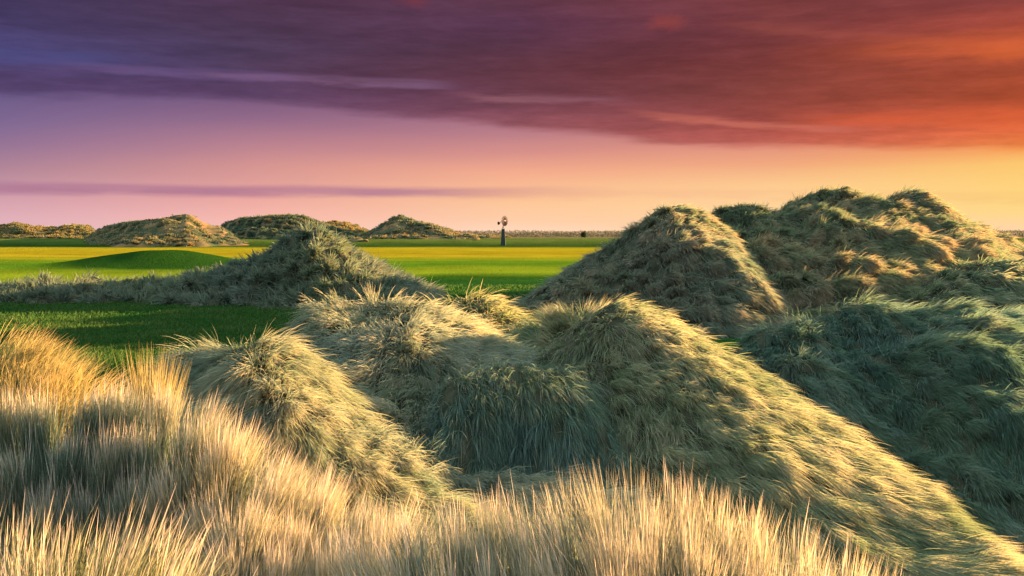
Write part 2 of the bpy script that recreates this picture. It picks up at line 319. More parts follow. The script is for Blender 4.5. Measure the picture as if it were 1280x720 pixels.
def blades_mesh(name, P, D0, FL, L, W, droop, bend, cb, ct, surf=None, nseg=4, shape=0, tp=2.0):
    """one mesh of tapered, curved blades. cb/ct: colour at the root and at the tip"""
    n = len(P)
    pts = [P]; d = D0.copy()
    seg = (L / nseg)[:, None]
    p = P.copy()
    for k in range(nseg):
        p = p + d * seg
        if surf is not None and k > 0:
            u = 640 + F * p[:, 0] / p[:, 1]
            gz = surf(u, p[:, 1]) + 0.015 + 0.02 * k * (L / .8)
            p = p.copy(); p[:, 2] = np.maximum(p[:, 2], gz)
        pts.append(p)
        d = d + FL * (bend / nseg)[:, None] + RNG.normal(size=(n, 3)) * .035
        d[:, 2] -= droop / nseg
        d /= np.linalg.norm(d, axis=1, keepdims=True)
    rv = RNG.normal(size=(n, 3)); rv[:, 2] *= .35
    side = np.cross(D0, rv); side /= np.linalg.norm(side, axis=1, keepdims=True) + 1e-9
    wp = {0: [.8, 1, .85, .55], 1: [.5, .5, .6, 1.5]}[shape]
    vs, cs = [], []
    for k in range(nseg):
        w = (W * wp[k] * .5)[:, None] * side
        t = (k / nseg) ** tp
        c = cb * (1 - t) + ct * t
        vs += [pts[k] - w, pts[k] + w]; cs += [c, c]
    vs.append(pts[nseg]); cs.append(ct)
    nv = 2 * nseg + 1
    V = np.stack(vs, 1).reshape(-1, 3).astype(np.float32)
    C = np.stack(cs, 1).reshape(-1, 3)
    C4 = np.ones((len(C), 4), np.float32); C4[:, :3] = np.clip(C, 0, 1)
    base = (np.arange(n) * nv)[:, None]
    loc = []
    for k in range(nseg - 1):
        loc += [2 * k, 2 * k + 1, 2 * k + 3, 2 * k + 2]
    loc += [2 * nseg - 2, 2 * nseg - 1, 2 * nseg]
    li = (base + np.array(loc)[None]).ravel().astype(np.int32)
    cnt = np.array([4] * (nseg - 1) + [3]); tot = np.tile(cnt, n)
    starts = np.concatenate([[0], np.cumsum(tot)[:-1]]).astype(np.int32)
    me = bpy.data.meshes.new(name)
    me.vertices.add(len(V)); me.vertices.foreach_set('co', V.ravel())
    me.loops.add(len(li)); me.loops.foreach_set('vertex_index', li)
    me.polygons.add(len(tot)); me.polygons.foreach_set('loop_start', starts)
    a = me.attributes.new('blade', 'FLOAT_COLOR', 'POINT'); a.data.foreach_set('color', C4.ravel())
    me.update()
    me.materials.append(M_GRASS)
    o = bpy.data.objects.new(name, me); COL.objects.link(o)
    return o


# ------------------------------------------------------------------ horizon table for choosing where blades are worth having
HU = np.arange(-160, 1461, 4.0)


def build_vis():
    Ys = np.concatenate([np.arange(2.5, 30, .25), np.arange(30, 75, .6), np.arange(75, 460, 4)])
    U, Y = np.meshgrid(HU, Ys, indexing='ij')
    z = surf_all(U.ravel(), Y.ravel()).reshape(U.shape)
    py = HOR + (CAMZ - z) / Y * F
    run = np.minimum.accumulate(py, axis=1)
    return Ys, run, z


VY, VRUN, VZ = build_vis()


def visible(u, Y, z):
    """pixels by which a point (already raised by the blade height) shows above the land in front of it"""
    iu = np.clip(((u - HU[0]) / 4).round().astype(int), 0, len(HU) - 1)
    iy = np.clip(np.searchsorted(VY, Y) - 2, 0, len(VY) - 1)
    py = HOR + (CAMZ - z) / Y * F
    return VRUN[iu, iy] - py


def lerp(a, b, t):
    a = np.asarray(a, float); b = np.asarray(b, float)
    return a[None] * (1 - t)[:, None] + b[None] * t[:, None]


STRAW = (.72, .57, .34); GREEN = (.125, .19, .10); TEAL = (.115, .19, .125); OLIVE = (.20, .225, .09); GREY = (.27, .29, .25); GOLD = (.58, .40, .16)


def sample_roots(d, count, zfun, hgt, trange=(-1.1, .75), urange=None):
    u0, u1 = urange or (d.u0, d.u1)
    u0 = max(u0, -150); u1 = min(u1, 1440)
    nu, nt_ = int((u1 - u0) / 2) + 2, 240
    u = np.linspace(u0, u1, nu); t = np.linspace(trange[0], trange[1], nt_)
    U, T = np.meshgrid(u, t, indexing='ij')
    Yf = lambda U, T: np.maximum(np.interp(U, d.us, d.Yc) + np.where(T < 0, T * np.interp(U, d.us, d.wn), T * np.interp(U, d.us, d.wf)), 1.6)
    Y = Yf(U, T); Z = d.z(U, Y)
    oth = surf_all(U.ravel(), Y.ravel(), skip=d).reshape(U.shape)
    PY = HOR + (CAMZ - Z) / Y * F
    dpy = np.abs(np.gradient(PY, axis=1)); dY = np.abs(np.gradient(Y, axis=1))
    front = np.clip(-np.gradient(PY, axis=1), 0, None)      # faces the viewer when py falls as Y grows
    vis = visible(U, Y, Z + hgt) > -1
    w = np.where(vis, np.maximum(front, .02 * dY / Y * 100), 0) + .03 * dY / Y * 100
    inside = (U > -8) & (U < 1288)
    w = w * np.where(inside, 1, .35)
    w = np.where(Z > oth - .08, w, 0)
    cw = np.cumsum(w.ravel()); tot = cw[-1]
    area = (np.where(vis & inside & (Z > oth), np.maximum(front, 0), 0)).sum() * 2 * .64
    n = int(count(area)) if callable(count) else int(count)
    idx = np.searchsorted(cw, RNG.uniform(0, tot, n))
    iu, it = np.unravel_index(np.clip(idx, 0, U.size - 1), U.shape)
    uu = u[iu] + RNG.uniform(-1, 1, n); tt = t[it] + RNG.uniform(-.5, .5, n) * (t[1] - t[0])
    return np.clip(uu, d.u0, d.u1), Yf(uu, tt), area


def grow(d, name, label, cover=14, L=.75, wpx=.72, up=.5, wind=(.5, -.2), fall=.7, droop=.5, bend=.3, straw=.4, base=GREEN, tip=STRAW, tuft=.35, tussocks=(), heads=0, bare=None, jit=.25, Lvar=.3, dry_lit=None, lab_cat='grass'):
    Ym = float(np.mean(d.Yc))
    lam_px = (L * 1005 / Ym)
    cnt = lambda area: min(130000, max(3000, cover * area / (max(lam_px, 2) * wpx)))
    u, Y, area = sample_roots(d, cnt, None, L * .6)
    x = (u - 640) / F * Y
    # clumping: pull roots towards tuft centres
    ts = tuft
    jx = np.floor(x / ts); jy = np.floor(Y / ts)
    h = (np.sin(jx * 127.1 + jy * 311.7) * 43758.5453) % 1; h2 = (np.sin(jx * 269.5 + jy * 183.3) * 43758.5453) % 1
    h3 = (np.sin(jx * 419.2 + jy * 371.9) * 43758.5453) % 1
    cx = (jx + .2 + .6 * h) * ts; cy = (jy + .2 + .6 * h2) * ts
    pull = RNG.uniform(.1, .75, len(x))
    rx, ry = x + (cx - x) * pull, Y + (cy - Y) * pull
    u = 640 + F * rx / ry; k = (u > d.u0 + 1) & (u < d.u1 - 1) & (ry > 1.5)
    rx, ry, u, h, h2, h3, cx, cy = (a[k] for a in (rx, ry, u, h, h2, h3, cx, cy))
    if bare is not None:
        keep = bare(u, ry) < RNG.uniform(0, 1, len(u)); rx, ry, u, h, h2, h3, cx, cy = (a[keep] for a in (rx, ry, u, h, h2, h3, cx, cy))
    n = len(rx)
    z = d.z(u, ry)
    e = .12 * (Ym / 20) ** .5
    zx = d.z(640 + F * (rx + e) / ry, ry); zy = d.z(640 + F * rx / (ry + e), ry + e)
    gx, gy = (zx - z) / e, (zy - z) / e
    nrm = np.stack([-gx, -gy, np.ones(n)], 1); nrm /= np.linalg.norm(nrm, axis=1, keepdims=True)
    eb = 1.9 * (Ym / 20) ** .5
    zxb = (d.z(640 + F * (rx + eb) / ry, ry) - d.z(640 + F * (rx - eb) / ry, ry)) / (2 * eb)
    zyb = (d.z(640 + F * rx / (ry + eb), ry + eb) - d.z(640 + F * rx / np.maximum(ry - eb, 1), np.maximum(ry - eb, 1))) / (2 * eb)
    down = np.stack([-zxb, -zyb, np.zeros(n)], 1); gl = np.linalg.norm(down, axis=1, keepdims=True); down /= np.maximum(gl, .25)
    fn = fbm(rx / (3.0 * (Ym / 20) ** .5) + 3, ry / (3.0 * (Ym / 20) ** .5), 2)
    wv = np.array([wind[0], wind[1], 0.0])
    flow = down * fall + wv[None]
    rot = fn * .5
    fx = flow[:, 0] * np.cos(rot) - flow[:, 1] * np.sin(rot); fy = flow[:, 0] * np.sin(rot) + flow[:, 1] * np.cos(rot)
    flow = np.stack([fx, fy, np.zeros(n)], 1)
    # follow the ground
    flow[:, 2] = flow[:, 0] * gx + flow[:, 1] * gy
    fl_ = np.linalg.norm(flow, axis=1, keepdims=True); flow_u = flow / np.maximum(fl_, .3)
    # blades splay out of their tuft
    spl = np.stack([rx - cx, ry - cy, np.zeros(n)], 1) / ts * 1.1
    D0 = nrm * .35 + np.array([0, 0, .65])[None]
    D0 = D0 * up + flow_u * (1 - up) + spl * jit * .8 + RNG.normal(size=(n, 3)) * jit * .5
    D0 += np.stack([h - .5, h2 - .5, np.zeros(n)], 1) * jit * 1.2
    D0[:, 2] = np.maximum(D0[:, 2], flow[:, 2] * .5 + .12)
    D0 /= np.linalg.norm(D0, axis=1, keepdims=True)
    big = fbm(rx / (1.6 * Ym / 20 + .4) - 7, ry / (1.6 * Ym / 20 + .4) + 2, 2)
    LL = L * (1 + Lvar * (big * 1.1 + RNG.normal(size=n) * .35 + (h3 - .5) * .6)); LL = np.clip(LL, L * .35, L * 1.35)
    W = np.maximum(.0035, wpx * ry / 1005) * RNG.uniform(.6, 1.35, n)
    s = np.clip(straw * .75 + .5 * (h3 - .5) + big * .45 + RNG.normal(size=n) * .16, 0, 1)
    dv = np.zeros(n) if dry_lit is None else np.clip(dry_lit(u) + .35 * big + .3 * (h2 - .5), 0, 1)  # extra straw; on the near banks it paints in their sunlit parts
    s = np.clip(s + .5 * dv, 0, 1); rs = ((.08 + .16 * dv) * s)[:, None]
    tint = (RNG.uniform(.75, 1.25, n) if not d.name.startswith('front') else RNG.uniform(.5, 1.3, n))[:, None]
    ol = np.clip(.25 + .7 * fbm(rx / (2.2 * Ym / 20 + .5) + 31, ry / (2.2 * Ym / 20 + .5), 2) + .3 * (h - .5), 0, 1)
    bc = lerp(base, OLIVE, ol * .65)
    cb = (bc * (1 - rs) + np.array(tip)[None] * rs) * tint
    ct = (bc * (1 - s[:, None]) + np.array(tip)[None] * s[:, None]) * tint
    P = np.stack([rx, ry, z - .02], 1)
    dr = droop * RNG.uniform(.5, 1.5, n); be = bend * RNG.uniform(.5, 1.5, n)
    own = np.full(n, -1)
    for i, t in enumerate(tussocks):
        (tu, tY, ru, rY) = t['where']
        own[(((u - tu) / ru) ** 2 + ((ry - tY) / rY) ** 2) < 1] = i
    objs = []
    for i in range(-1, len(tussocks)):
        k = own == i
        if k.sum() < 3: print('EMPTY', name, i); continue
        nm = name if i < 0 else 'grass_tussock'
        o = blades_mesh(nm, P[k], D0[k].copy(), flow_u[k], LL[k], W[k], dr[k], be[k], cb[k], ct[k], surf=d.z, tp=3.2 if d.name.startswith("front") else 2.0)
        if i < 0: tag(o, label, lab_cat, 'stuff')
        else: tag(o, tussocks[i]['label'], 'grass tussock')
        objs.append(o)
    if heads:
        k = RNG.uniform(0, 1, n) < heads
        k &= own < 0
        m = k.sum()
        Dh = D0[k].copy(); Dh[:, 2] += .6; Dh /= np.linalg.norm(Dh, axis=1, keepdims=True)
        c = np.array((.72, .57, .42))[None] * RNG.uniform(.8, 1.2, m)[:, None]
        o2 = blades_mesh(name, P[k], Dh, flow_u[k], LL[k] * RNG.uniform(.95, 1.2, m), W[k] * .9, dr[k] * .4, be[k] * .6, cb[k], c, surf=None, shape=1)
        me = objs[0].data
        bm = bmesh.new(); bm.from_mesh(me); bm.from_mesh(o2.data); bm.to_mesh(me); bm.free()
        bpy.data.objects.remove(o2)
    print(name, d.name, 'blades', n, 'area', int(area))
    return objs


# ------------------------------------------------------------------ build: ground
ug = np.linspace(-420, 1700, 260)
yg = np.concatenate([np.linspace(19, 75, 60), np.geomspace(76, 460, 130), np.geomspace(480, 9000, 30)])
U, Y = np.meshgrid(ug, yg, indexing='ij')
Z = ground_z(U, Y)
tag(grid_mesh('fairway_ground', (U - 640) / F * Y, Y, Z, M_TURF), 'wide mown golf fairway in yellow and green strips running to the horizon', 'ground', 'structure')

LAB = {
    'far_a': 'low rough dunes with orange sand at the far left end of the fairway',
    'far_b': 'highest far dune with bare orange sand patches beyond the fairway mound',
    'far_c': 'broad flat-topped green dune beyond the fairway, right of the sandy one',
    'far_d': 'small far dune between the flat-topped green one and the pointed one',
    'far_link': 'long low rough ridge joining the far dunes behind the fairway',
    'far_e': 'pointed far dune with shaded left flank, nearest the wind pump',
    'mid_left': 'grey-green hummocky dune with long low tail dividing fairway and dark rough',
    'right_front': 'tall pointed dune with blue-grey left flank beside the fairway',
    'right_back': 'highest dune with rough grassy skyline behind the pointed one',
    'right_low': 'low grassy shoulder at the foot of the highest dune',
    'right_slope': 'dark green grass slope below the highest dune',
    'middle_back': 'small dune crest just in front of the shaded fairway gap',
    'middle': 'broad middle dune with pale lit crest and hanging grass',
    'dark_dome': 'rounded dome in the hollow carrying dark drooping grass',
    'small_crest': 'small flat-topped crest at the head of the golden diagonal ridge',
    'spur': 'long diagonal ridge with golden top edge sloping down to the near corner',
    'left_spur': 'curved grassy spur in front of the dark green rough',
    'golden_mound': 'low mound at the left edge under golden grass',
    'front_left': 'near sand bank under the tall grass on the left',
    'front_right': 'near sand bank under the tall grass at the bottom middle',
    'front_low': 'nearest sand bank in the bottom left corner',
}
for k, d in DUNES.items():
    dune_mesh(d, 'dune_hill', LAB[k], M_FARSOIL if k.startswith('far') else M_SOIL, 3 if k.startswith('far') else 4)

# ------------------------------------------------------------------ build: grass
def holes(sc, th, seed):
    return lambda u, Y: np.clip((fbm((u - 640) / F * Y / sc + seed, Y / sc, 2) - th) * 6, 0, .95)

for k in ('far_a', 'far_b', 'far_c', 'far_d', 'far_e', 'far_link'):
    st, ba = {'far_a': (.4, (.13, .14, .06)), 'far_b': (.45, (.10, .14, .085)), 'far_c': (.1, (.08, .125, .075)), 'far_d': (.4, (.13, .14, .06)), 'far_e': (.45, (.10, .14, .085)), 'far_link': (.45, (.13, .14, .075))}[k]
    grow(DUNES[k], 'marram_grass', 'rough grass on the ' + LAB[k].split(' with ')[0].split(' beyond ')[0].split(' at ')[0].split(' between ')[0], cover=14, L=.8, wpx=.8, up=.65, wind=(.3, -.2), straw=st, base=ba, tip=(.52, .31, .13), tuft=3.5, jit=.5, Lvar=.5,
         bare=holes(13, (.3 if k in ('far_a', 'far_d', 'far_link') else .06) if k != 'far_c' else .45, hash(k) % 7 if False else len(k) + st * 10))
grow(DUNES['mid_left'], 'marram_grass', 'tufted grey-green grass on the hummocky dune with the low tail', cover=9, L=.75, wpx=.95, up=.6, wind=(.3, -.3), straw=.25, base=(.115, .15, .10), tip=(.33, .30, .21), tuft=1.1, jit=.5, Lvar=.4)
grow(DUNES['right_front'], 'marram_grass', 'swept grass on the tall pointed dune beside the fairway', cover=18, L=.78, wpx=.55, up=.33, wind=(.22, -.9), fall=.6, straw=.48, base=(.15, .195, .125), tip=(.66, .44, .27), tuft=.9, jit=.22)
grow(DUNES['right_back'], 'marram_grass', 'swept rough grass on the highest dune', cover=18, L=.85, wpx=.55, up=.33, wind=(.35, -.95), fall=.5, straw=.48, base=(.13, .185, .10), tip=(.64, .41, .24), tuft=1.0, jit=.24, Lvar=.4)
grow(DUNES['right_low'], 'marram_grass', 'swept grass on the low shoulder below the highest dune', cover=11, L=.7, wpx=.75, up=.33, wind=(.5, -.7), straw=.35, base=GREEN, tuft=.9)
grow(DUNES['right_slope'], 'marram_grass', 'dark green hanging grass on the slope below the highest dune', cover=24, L=.68, wpx=.5, up=.3, wind=(.16, -.95), fall=.5, straw=.2, base=TEAL, tip=(.4, .4, .3), tuft=.5, jit=.2, Lvar=.35)
grow(DUNES['middle_back'], 'marram_grass', 'sunlit grass on the small crest before the shaded fairway gap', cover=12, L=.7, wpx=.72, up=.4, wind=(.3, -.8), straw=.5, base=OLIVE, tuft=.5,
     tussocks=[dict(where=(585, 28.6, 24, 1.0), label='warm lit tussock on the small crest just below the dark green fairway gap')])
grow(DUNES['middle'], 'marram_grass', 'pale hanging grass on the broad middle dune', cover=20, L=.7, wpx=.5, up=.36, wind=(.12, -.95), fall=.4, straw=.5, base=(.21, .255, .175), tuft=.45, jit=.18)
grow(DUNES['dark_dome'], 'marram_grass', 'grass round the foot of the dark drooping tussock', cover=13, L=.72, wpx=.5, up=.3, wind=(.16, -1.0), fall=.15, droop=.9, straw=.3, base=(.105, .165, .112), tip=(.4, .42, .33), tuft=.35, jit=.2,
     tussocks=[dict(where=(650, 16.4, 95, 2.2), label='big rounded tussock of dark drooping blue-green grass in the hollow')])
grow(DUNES['small_crest'], 'marram_grass', 'grass below the flat-topped tussock', cover=12, L=.6, wpx=.72, up=.6, wind=(.3, -.1), straw=.45, base=GREEN, tuft=.4,
     tussocks=[dict(where=(716, 24.8, 34, 1.2), label='small flat-topped tussock with a golden top at the head of the diagonal ridge')])
grow(DUNES['spur'], 'marram_grass', 'combed golden-green grass along the diagonal ridge', cover=20, L=.62, wpx=.5, up=.3, wind=(.3, -.95), fall=.4, straw=.55, base=(.185, .225, .115), tuft=.4, jit=.17)
grow(DUNES['left_spur'], 'marram_grass', 'combed grass on the curved spur before the dark green rough', cover=20, L=.64, wpx=.5, up=.36, wind=(.18, -.9), fall=.45, straw=.5, base=(.18, .225, .145), tuft=.35, jit=.17,
     tussocks=[dict(where=(345, 15.6, 46, 1.1), label='grey-green domed tussock on the spur in front of the dark green rough')])
grow(DUNES['golden_mound'], 'marram_grass', 'grass at the foot of the golden mound', cover=15, L=.55, wpx=.72, up=.75, wind=(.25, -.1), straw=.9, dry_lit=lambda u: 0 * u + .8, base=OLIVE, tip=GOLD, tuft=.3,
     tussocks=[dict(where=(20, 11.9, 105, 1.6), label='low rounded tussock of orange-gold grass at the left edge against the green rough')])
grow(DUNES['front_left'], 'marram_grass', 'tall pale-tipped grass on the near left bank', cover=20, L=.48, wpx=.48, up=.9, wind=(.3, -.05), fall=.25, droop=.15, bend=.18, straw=.38, dry_lit=lambda u: np.clip((u - 185) / 70, 0, 1), base=(.12, .19, .125), tuft=.28, jit=.16, heads=.12, Lvar=.22)  # straw rises to the right: sunlight put into the blade colour
grow(DUNES['front_right'], 'marram_grass', 'tall straw grass on the near bank at the bottom middle', cover=20, L=.46, wpx=.48, up=.9, wind=(-.22, -.05), fall=.2, droop=.15, bend=.15, straw=.8, dry_lit=lambda u: np.clip((u - 700) / 110, .15, 1), base=(.17, .23, .155), tuft=.2, jit=.16, heads=.12, Lvar=.22,  # sunlit right-hand slope painted as gold straw
     tussocks=[dict(where=(772, 5.45, 40, .5), label='taller straw tussock with green base, its tips leaning left over the bottom bank')])
grow(DUNES['front_low'], 'marram_grass', 'sparse long grass in the bottom left corner', cover=3.2, L=.42, wpx=.5, up=.85, wind=(.35, -.05), fall=.2, droop=.12, bend=.2, straw=.6, base=OLIVE, tuft=.2, jit=.2, heads=.3, Lvar=.3)


# upright narrow tuft above the near grass
def tuft_thing(uc, Yc_, r, n, L, label, base, tip, lean=(.05, 0)):
    a = RNG.uniform(0, 2 * np.pi, n); q = r * np.sqrt(RNG.uniform(0, 1, n))
    x0 = (uc - 640) / F * Yc_
    x = x0 + q * np.cos(a); y = Yc_ + q * np.sin(a)
    z = surf_all(640 + F * x / y, y)
    D = np.stack([np.cos(a) * q / r * .16 + lean[0], np.sin(a) * q / r * .16 + lean[1], np.ones(n)], 1) + RNG.normal(size=(n, 3)) * .05
    D /= np.linalg.norm(D, axis=1, keepdims=True)
    s = RNG.uniform(.3, 1, n)
    c0 = lerp(base, tip, s * .6); c1 = lerp(base, tip, s)
    LL = L * RNG.uniform(.6, 1.05, n)
    o = blades_mesh('grass_tussock', np.stack([x, y, z - .03], 1), D, np.stack([np.cos(a), np.sin(a), np.zeros(n)], 1), LL, .007 * RNG.uniform(.7, 1.3, n), np.full(n, .05), np.full(n, .08), c0, c1)
    return tag(o, label, 'grass tussock')


tuft_thing(188, 7.6, .085, 420, .98, 'narrow upright tuft of golden grass standing above the near bank', OLIVE, GOLD)

# short rough turf in front of the mid dune
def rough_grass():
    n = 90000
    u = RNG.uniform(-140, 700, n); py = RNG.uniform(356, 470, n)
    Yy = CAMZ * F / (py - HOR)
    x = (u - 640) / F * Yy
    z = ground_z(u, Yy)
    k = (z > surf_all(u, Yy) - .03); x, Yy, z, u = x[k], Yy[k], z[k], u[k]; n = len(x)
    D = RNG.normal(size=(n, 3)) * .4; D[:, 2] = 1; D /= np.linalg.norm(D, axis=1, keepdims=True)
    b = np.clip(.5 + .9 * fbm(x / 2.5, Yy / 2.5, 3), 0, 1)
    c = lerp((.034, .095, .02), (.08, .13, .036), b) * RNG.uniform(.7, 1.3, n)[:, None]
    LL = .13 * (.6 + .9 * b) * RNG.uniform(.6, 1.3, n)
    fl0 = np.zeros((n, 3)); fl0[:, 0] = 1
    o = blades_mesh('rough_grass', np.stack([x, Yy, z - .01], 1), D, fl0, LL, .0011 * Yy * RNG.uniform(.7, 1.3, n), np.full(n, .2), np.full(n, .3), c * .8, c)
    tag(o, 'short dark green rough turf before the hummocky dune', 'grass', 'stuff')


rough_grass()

# distant scrub along the plain
def scrub():
    n = 34000
    u = RNG.uniform(520, 1500, n); Yy = RNG.uniform(560, 640, n)
    x = (u - 640) / F * Yy
    hh = 3.6 + 1.4 * fbm(x / 60, Yy / 60, 3)
    cell = fbm(x / 7, Yy / 7, 2)
    t = RNG.uniform(0, 1, n)
    z = ground_z(u, Yy) + t * hh * np.clip(.9 + cell * .2, .5, 1.1)
    D = RNG.normal(size=(n, 3)); D[:, 2] = np.abs(D[:, 2]); D /= np.linalg.norm(D, axis=1, keepdims=True)
    b = np.clip(.5 + cell + RNG.normal(size=n) * .15, 0, 1)
    c = lerp((.06, .07, .042), (.15, .13, .10), b) * RNG.uniform(.7, 1.3, n)[:, None]
    fl0 = np.zeros((n, 3))
    o = blades_mesh('scrub_vegetation', np.stack([x, Yy, z], 1), D, fl0, np.full(n, .55), np.full(n, .6), np.full(n, .2), np.zeros(n), c, c)
    tag(o, 'long low band of grey-brown scrub along the horizon behind the wind pump', 'scrub', 'stuff')


scrub()

# ------------------------------------------------------------------ things: wind pump and a dark shrub
def mesh_obj(name, bm, mat, parent=None, smooth=False):
    me = bpy.data.meshes.new(name); bm.normal_update(); bm.to_mesh(me); bm.free()
    if smooth:
        for p in me.polygons: p.use_smooth = True
    me.materials.append(mat)
    o = bpy.data.objects.new(name, me); COL.objects.link(o)
    if parent: o.parent = parent
    return o


from mathutils import Vector, Matrix


def bar(bm, a, b, r, seg=8, r2=None):
    a, b = Vector(a), Vector(b); v = b - a
    m = Matrix.Translation((a + b) / 2) @ v.to_track_quat('Z', 'Y').to_matrix().to_4x4()
    bmesh.ops.create_cone(bm, cap_ends=True, segments=seg, radius1=r, radius2=r2 if r2 is not None else r, depth=v.length, matrix=m)


def wind_pump():
    u0, Y0 = 629, 311
    x0 = (u0 - 640) / F * Y0; z0 = float(ground_z(np.array([u0]), np.array([Y0]))[0])
    root = bpy.data.objects.new('wind_pump', None); COL.objects.link(root); root.location = (x0, Y0, z0 - .1)
    tag(root, 'small wind pump with rusty wheel and dark tapering tower on the far fairway edge', 'wind pump')
    dark = plain_mat('tarred_wood', (.022, .04, .032), .7); rust = plain_mat('rusty_steel', (.022, .009, .006), .9, 0); iron = plain_mat('dark_iron', (.05, .04, .035), .5, .5)
    hw0, hw1, ht = .78, .52, 5.2
    bm = bmesh.new()
    bmesh.ops.create_cone(bm, cap_ends=True, segments=4, radius1=hw0 * 1.35, radius2=hw1 * 1.35, depth=ht, matrix=Matrix.Translation((0, 0, ht / 2)) @ Matrix.Rotation(rad(45), 4, 'Z'))
    bmesh.ops.bevel(bm, geom=bm.edges[:], offset=.04, segments=1, affect='EDGES')
    for k in range(9):       # cladding laps
        z = .3 + k * .56; w = (hw0 + (hw1 - hw0) * z / ht) * .98 + .02
        bmesh.ops.create_cube(bm, size=1, matrix=Matrix.Translation((0, 0, z)) @ Matrix.Diagonal((w * 2, w * 2, .05, 1)))
    mesh_obj('tower', bm, dark, root)
    bm = bmesh.new(); bar(bm, (0, 0, ht - .05), (0, 0, 7.6), .12)
    for s in (-1, 1):
        bar(bm, (s * .38, 0, ht), (0, 0, 6.3), .05); bar(bm, (0, s * .38, ht), (0, 0, 6.3), .05)
    mesh_obj('mast', bm, iron, root)
    hub_z = 7.7; yaw = rad(-56)
    ax = Vector((math.sin(-yaw), -math.cos(yaw), 0))       # wheel axis, towards the viewer and to the right
    head = bmesh.new()
    bar(head, Vector((0, 0, hub_z)) - ax * .45, Vector((0, 0, hub_z)) + ax * .5, .2, 12)
    mesh_obj('gearbox', head, iron, root)
    side = Vector((0, 0, 1)).cross(ax)
    wheel = bmesh.new(); c = Vector((0, 0, hub_z)) + ax * .55; R = 1.65
    P = lambda r, a: c + (side * math.cos(a) + Vector((0, 0, 1)) * math.sin(a)) * r
    nb = 18
    def ring(bm, r):
        for k in range(28):
            bar(bm, P(r, k * math.pi / 14), P(r, (k + 1) * math.pi / 14), .035, 5)
    ring(wheel, R * .84); wo = mesh_obj('wheel', wheel, rust, root)
    bm = bmesh.new(); ring(bm, R * .39); mesh_obj('inner_ring', bm, rust, wo)
    bm = bmesh.new(); bar(bm, c - ax * .15, c + ax * .15, .2, 12); mesh_obj('hub', bm, iron, wo)
    for k in range(nb):
        a = k * 2 * math.pi / nb; bm = bmesh.new()
        pr = []
        for (r, da) in ((.2, -.16), (R, -.168), (R, .168), (.2, .16)):
            pr.append(P(r, a + da) + ax * (.14 if da > 0 else -.14))
        vs = [bm.verts.new(p) for p in pr] + [bm.verts.new(p + ax * .03) for p in pr]
        bm.faces.new(vs[:4]); bm.faces.new(vs[4:][::-1])
        for i in range(4):
            j = (i + 1) % 4; bm.faces.new((vs[i], vs[i + 4], vs[j + 4], vs[j]))
        bar(bm, P(.18, a), P(.6, a), .03, 5)
        bmesh.ops.recalc_face_normals(bm, faces=bm.faces[:])
        mesh_obj('blade', bm, rust, wo)
    bm = bmesh.new(); h0 = Vector((0, 0, hub_z))
    t1 = h0 - ax * 1.6 + Vector((0, 0, -.75)); bar(bm, h0 - ax * .4, t1, .05, 6); bar(bm, h0 - ax * .4 + Vector((0, 0, -.25)), t1, .035, 6)
    to = mesh_obj('tail_boom', bm, iron, root)
    bm = bmesh.new(); up = Vector((0, 0, 1)); q = []
    for (s, h) in ((1.2, -.3), (1.25, .25), (2.0, .5), (2.2, 0), (1.9, -.65)):
        q.append(h0 - ax * s + up * (h - .7))
    sd = side * .02
    a_ = [bm.verts.new(v - sd) for v in q]; b_ = [bm.verts.new(v + sd) for v in q]
    bm.faces.new(a_); bm.faces.new(b_[::-1])
    for i in range(5):
        j = (i + 1) % 5; bm.faces.new((a_[i], b_[i], b_[j], a_[j]))
    bmesh.ops.recalc_face_normals(bm, faces=bm.faces[:])
    mesh_obj('tail_vane', bm, rust, root)


wind_pump()


def shrub(u0, Y0, h, label):
    n = 500; x0 = (u0 - 640) / F * Y0
    v = RNG.normal(size=(n, 3)); v /= np.linalg.norm(v, axis=1, keepdims=True); v *= (RNG.uniform(.2, 1, n) ** .5)[:, None] * (1 + .3 * np.sin(v[:, :1] * 5))
    z0 = float(ground_z(np.array([u0]), np.array([Y0]))[0])
    P = v * np.array([h * .42, h * .42, h * .5])[None] + np.array([x0, Y0, z0 + h * .52])[None]
    D = v / np.linalg.norm(v, axis=1, keepdims=True) + RNG.normal(size=(n, 3)) * .4; D /= np.linalg.norm(D, axis=1, keepdims=True)
    c = np.array((.03, .05, .025))[None] * RNG.uniform(.6, 1.4, n)[:, None]
    root = bpy.data.objects.new('shrub', None); COL.objects.link(root)
    o = blades_mesh('crown', P, D, np.zeros((n, 3)), np.full(n, h * .2), np.full(n, h * .1), np.full(n, .2), np.zeros(n), c, c)
    o.parent = root
    bm = bmesh.new(); bar(bm, (x0, Y0, z0 - .1), (x0, Y0, z0 + h * .7), h * .05, 7, h * .02); mesh_obj('trunk', bm, plain_mat('bark', (.05, .035, .025)), root)
    tag(root, label, 'shrub')


shrub(730, 470, 2.6, 'single dark round shrub in front of the distant scrub, next to the pointed dune')

# ------------------------------------------------------------------ sky
w = bpy.data.worlds.new('World'); scene.world = w; w.use_nodes = True
nt = w.node_tree; nt.nodes.clear(); N = nt.nodes.new; L = nt.links.new
out = N('ShaderNodeOutputWorld'); bg = N('ShaderNodeBackground'); L(bg.outputs[0], out.inputs[0])
tc = N('ShaderNodeTexCoord'); sp = N('ShaderNodeSeparateXYZ'); L(tc.outputs['Generated'], sp.inputs[0])


def math_(op, a, b=None, c=None, clamp=False):
    n = N('ShaderNodeMath'); n.operation = op; n.use_clamp = clamp
    for i, v in enumerate((a, b, c)):
        if v is None: continue
        if isinstance(v, (int, float)): n.inputs[i].default_value = v
        else: L(v, n.inputs[i])
    return n.outputs[0]


